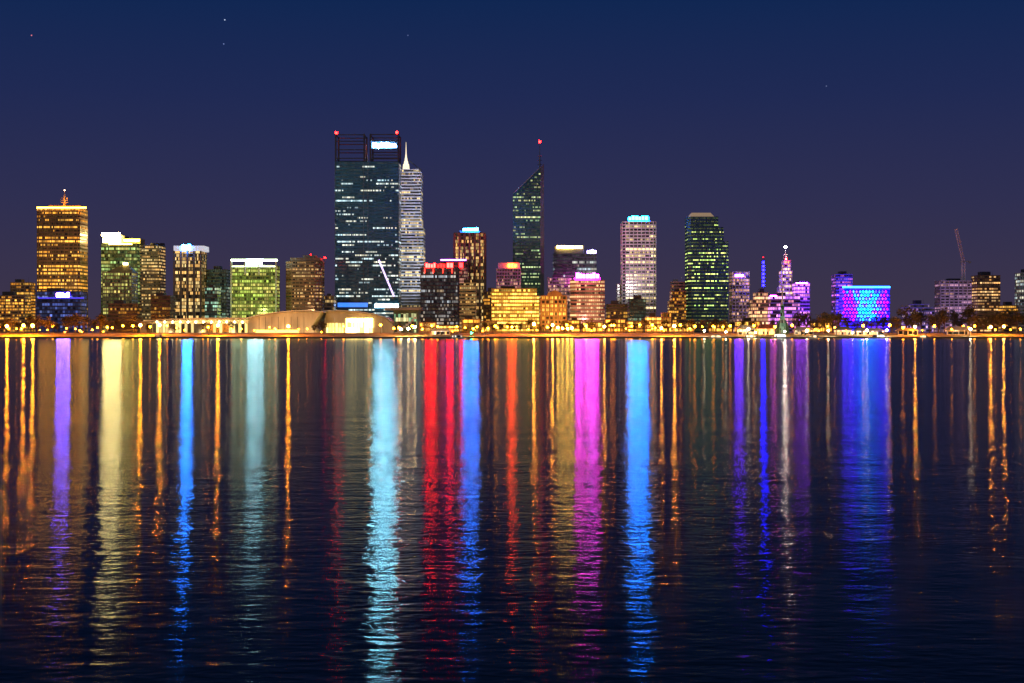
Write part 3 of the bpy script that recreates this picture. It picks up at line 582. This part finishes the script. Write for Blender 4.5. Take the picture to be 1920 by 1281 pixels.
# water
m=bpy.data.materials.new('river_water'); m.use_nodes=True; nt=m.node_tree; nt.nodes.remove(nt.nodes['Principled BSDF']); out=nt.nodes['Material Output']
geo=nt.nodes.new('ShaderNodeNewGeometry'); 
def noise(sx,sy,det,off=0):
    mp=nt.nodes.new('ShaderNodeMapping'); mp.inputs['Scale'].default_value=(sx,sy,1); mp.inputs['Location'].default_value=(off,off*.7,0)
    nt.links.new(geo.outputs['Position'],mp.inputs[0])
    n=nt.nodes.new('ShaderNodeTexNoise'); n.inputs['Scale'].default_value=1; n.inputs['Detail'].default_value=det; nt.links.new(mp.outputs[0],n.inputs['Vector']); return n.outputs[0]
patch=noise(.004,.025,2,11)
h=mth(nt,'ADD',mth(nt,'MULTIPLY',noise(1.1,1.9,1,3),.0135),mth(nt,'ADD',mth(nt,'MULTIPLY',noise(3.2,4.8,1,5),.0080),mth(nt,'MULTIPLY',noise(.12,.3,1,9),.03)))
h=mth(nt,'MULTIPLY',h,mth(nt,'ADD',mth(nt,'MULTIPLY',patch,1.2),.4))
bp=nt.nodes.new('ShaderNodeBump'); bp.inputs['Strength'].default_value=1; bp.inputs['Distance'].default_value=1
nt.links.new(h,bp.inputs['Height'])
gl=nt.nodes.new('ShaderNodeBsdfAnisotropic'); gl.distribution='BECKMANN'; gl.inputs['Roughness'].default_value=.122; gl.inputs['Anisotropy'].default_value=.64
gl.inputs['Color'].default_value=(.54,.60,.62,1)
tv=nt.nodes.new('ShaderNodeCombineXYZ'); tv.inputs[0].default_value=1; nt.links.new(tv.outputs[0],gl.inputs['Tangent'])
nt.links.new(bp.outputs[0],gl.inputs['Normal'])
df=nt.nodes.new('ShaderNodeBsdfDiffuse'); df.inputs['Color'].default_value=(.002,.012,.018,1)
fr=nt.nodes.new('ShaderNodeFresnel'); fr.inputs['IOR'].default_value=1.33; nt.links.new(bp.outputs[0],fr.inputs['Normal'])
mx=nt.nodes.new('ShaderNodeMixShader'); nt.links.new(fr.outputs[0],mx.inputs[0]); nt.links.new(df.outputs[0],mx.inputs[1]); nt.links.new(gl.outputs[0],mx.inputs[2]); nt.links.new(mx.outputs[0],out.inputs[0])
sheet('water',[(-400,0),(0,0),(200,0),(1300,0)],-14000,14000,m)
# ------------------------------------------------------------------ lights
sd=bpy.data.lights.new('facade_fill_sun','SUN'); sd.energy=.26; sd.angle=math.radians(2); sd.color=(1,.93,.95)  # added fill sun from behind the camera, lifts all facades evenly
so=bpy.data.objects.new('facade_fill_sun',sd); COL.objects.link(so); so.rotation_euler=(math.radians(62),0,math.radians(-25))
def fill_spot(px,py,Y,col,P,dist=90,z=14,ang=60,dx=0):  # added spots without fixtures, brighten chosen facades
    l=bpy.data.lights.new('facade_fill_spot','SPOT'); l.energy=P; l.color=col; l.spot_size=math.radians(ang); l.spot_blend=.6; l.shadow_soft_size=.5
    o=bpy.data.objects.new('facade_fill_spot',l); COL.objects.link(o); p=Vector((X(px,Y)+dx,Y-dist,z)); q=Vector((X(px,Y),Y,Z(py,Y)))
    o.location=p; o.rotation_euler=(q-p).to_track_quat('-Z','Y').to_euler()
fill_spot(1197,470,1700,(1,.93,.9),330000,170,60,45)
fill_spot(773,370,1880,(.8,.86,1),170000,60,170,75,35)
fill_spot(773,500,1880,(.8,.86,1),170000,60,80,75,35)
fill_spot(117,500,1700,(1,.5,.15),60000,70,60)
fill_spot(228,500,1700,(.9,1,.3),60000,50,70)
fill_spot(478,550,1680,(.8,1,.2),60000,60,30,80)
fill_spot(572,560,1700,(1,.5,.2),60000,70,30)
fill_spot(965,580,1540,(1,.55,.1),90000,50,10,80)
fill_spot(1100,570,1580,(1,.38,.3),80000,60,20)
fill_spot(1472,530,1660,(.9,.55,.7),110000,60,25)
fill_spot(1500,560,1640,(.3,.08,1),150000,50,15)
fill_spot(1580,560,1660,(.05,.03,1),200000,60,30)
fill_spot(1640,600,1500,(.03,.03,1),60000,60,10,90)  # violet spot added in place of the blue building's halo, tints trees nearby
fill_spot(1788,570,1660,(.8,.5,1),40000,60,20)
fill_spot(1038,590,1520,(1,.45,.1),60000,35,8)
for px_ in (300,360,420,480,530,575,625,715): fill_spot(px_,602,1470,(1,.68,.28),12000,26,5.5,110)
# ------------------------------------------------------------------ world
w=bpy.data.worlds.new('World'); sc.world=w; w.use_nodes=True; nt=w.node_tree; bg=nt.nodes['Background']
tc=nt.nodes.new('ShaderNodeTexCoord'); sp=nt.nodes.new('ShaderNodeSeparateXYZ'); nt.links.new(tc.outputs['Generated'],sp.inputs[0])
r=nt.nodes.new('ShaderNodeValToRGB'); e=r.color_ramp.elements
e[0].position=0; e[0].color=(.050,.036,.065,1); e[1].position=1; e[1].color=(.001,.004,.012,1)
for p_,c_ in ((.025,(.044,.034,.070)),(.08,(.029,.029,.082)),(.15,(.014,.023,.088)),(.215,(.0045,.020,.085)),(.3,(.0012,.009,.030))):
    k=e.new(p_); k.color=c_+(1,)
nt.links.new(sp.outputs[2],r.inputs[0])
sky=nt.nodes.new('ShaderNodeTexSky'); sky.sky_type='NISHITA'; sky.sun_disc=False; sky.sun_elevation=math.radians(-6); sky.sun_rotation=math.radians(205)
def vm(op,a,b=None):
    n=nt.nodes.new('ShaderNodeVectorMath'); n.operation=op
    for i,v in enumerate((a,b)):
        if v is None: continue
        if isinstance(v,tuple): n.inputs[i].default_value=v
        else: nt.links.new(v,n.inputs[i])
    return n
sk=vm('MULTIPLY',sky.outputs[0],(.01,.01,.01)); tot=vm('ADD',r.outputs[0],sk.outputs[0]).outputs[0]
for (px,py,c_) in ((60,67,(.8,.2,.2)),(422,38,(.5,.6,.8)),(420,83,(.15,.2,.4)),(765,67,(.08,.1,.2)),(1549,162,(.1,.12,.2))):
    d=Vector(((px-960)/F,1,(HY-py)/F)).normalized()
    ds=vm('DISTANCE',tc.outputs['Generated'],tuple(d)); hit=mth(nt,'LESS_THAN',ds.outputs['Value'],.0004)
    cv=nt.nodes.new('ShaderNodeVectorMath'); cv.operation='SCALE'; cv.inputs[0].default_value=c_; nt.links.new(hit,cv.inputs['Scale'])
    tot=vm('ADD',tot,cv.outputs[0]).outputs[0]
nt.links.new(tot,bg.inputs[0]); bg.inputs[1].default_value=1
# ------------------------------------------------------------------ camera
cd=bpy.data.cameras.new('camera'); cd.lens=F/1920*36; cd.sensor_width=36; cd.clip_end=60000; cd.clip_start=.1
co=bpy.data.objects.new('camera',cd); COL.objects.link(co); co.location=(0,0,HC)
co.rotation_euler=(math.radians(90)-math.atan((640.5-HY)/F),0,0); sc.camera=co
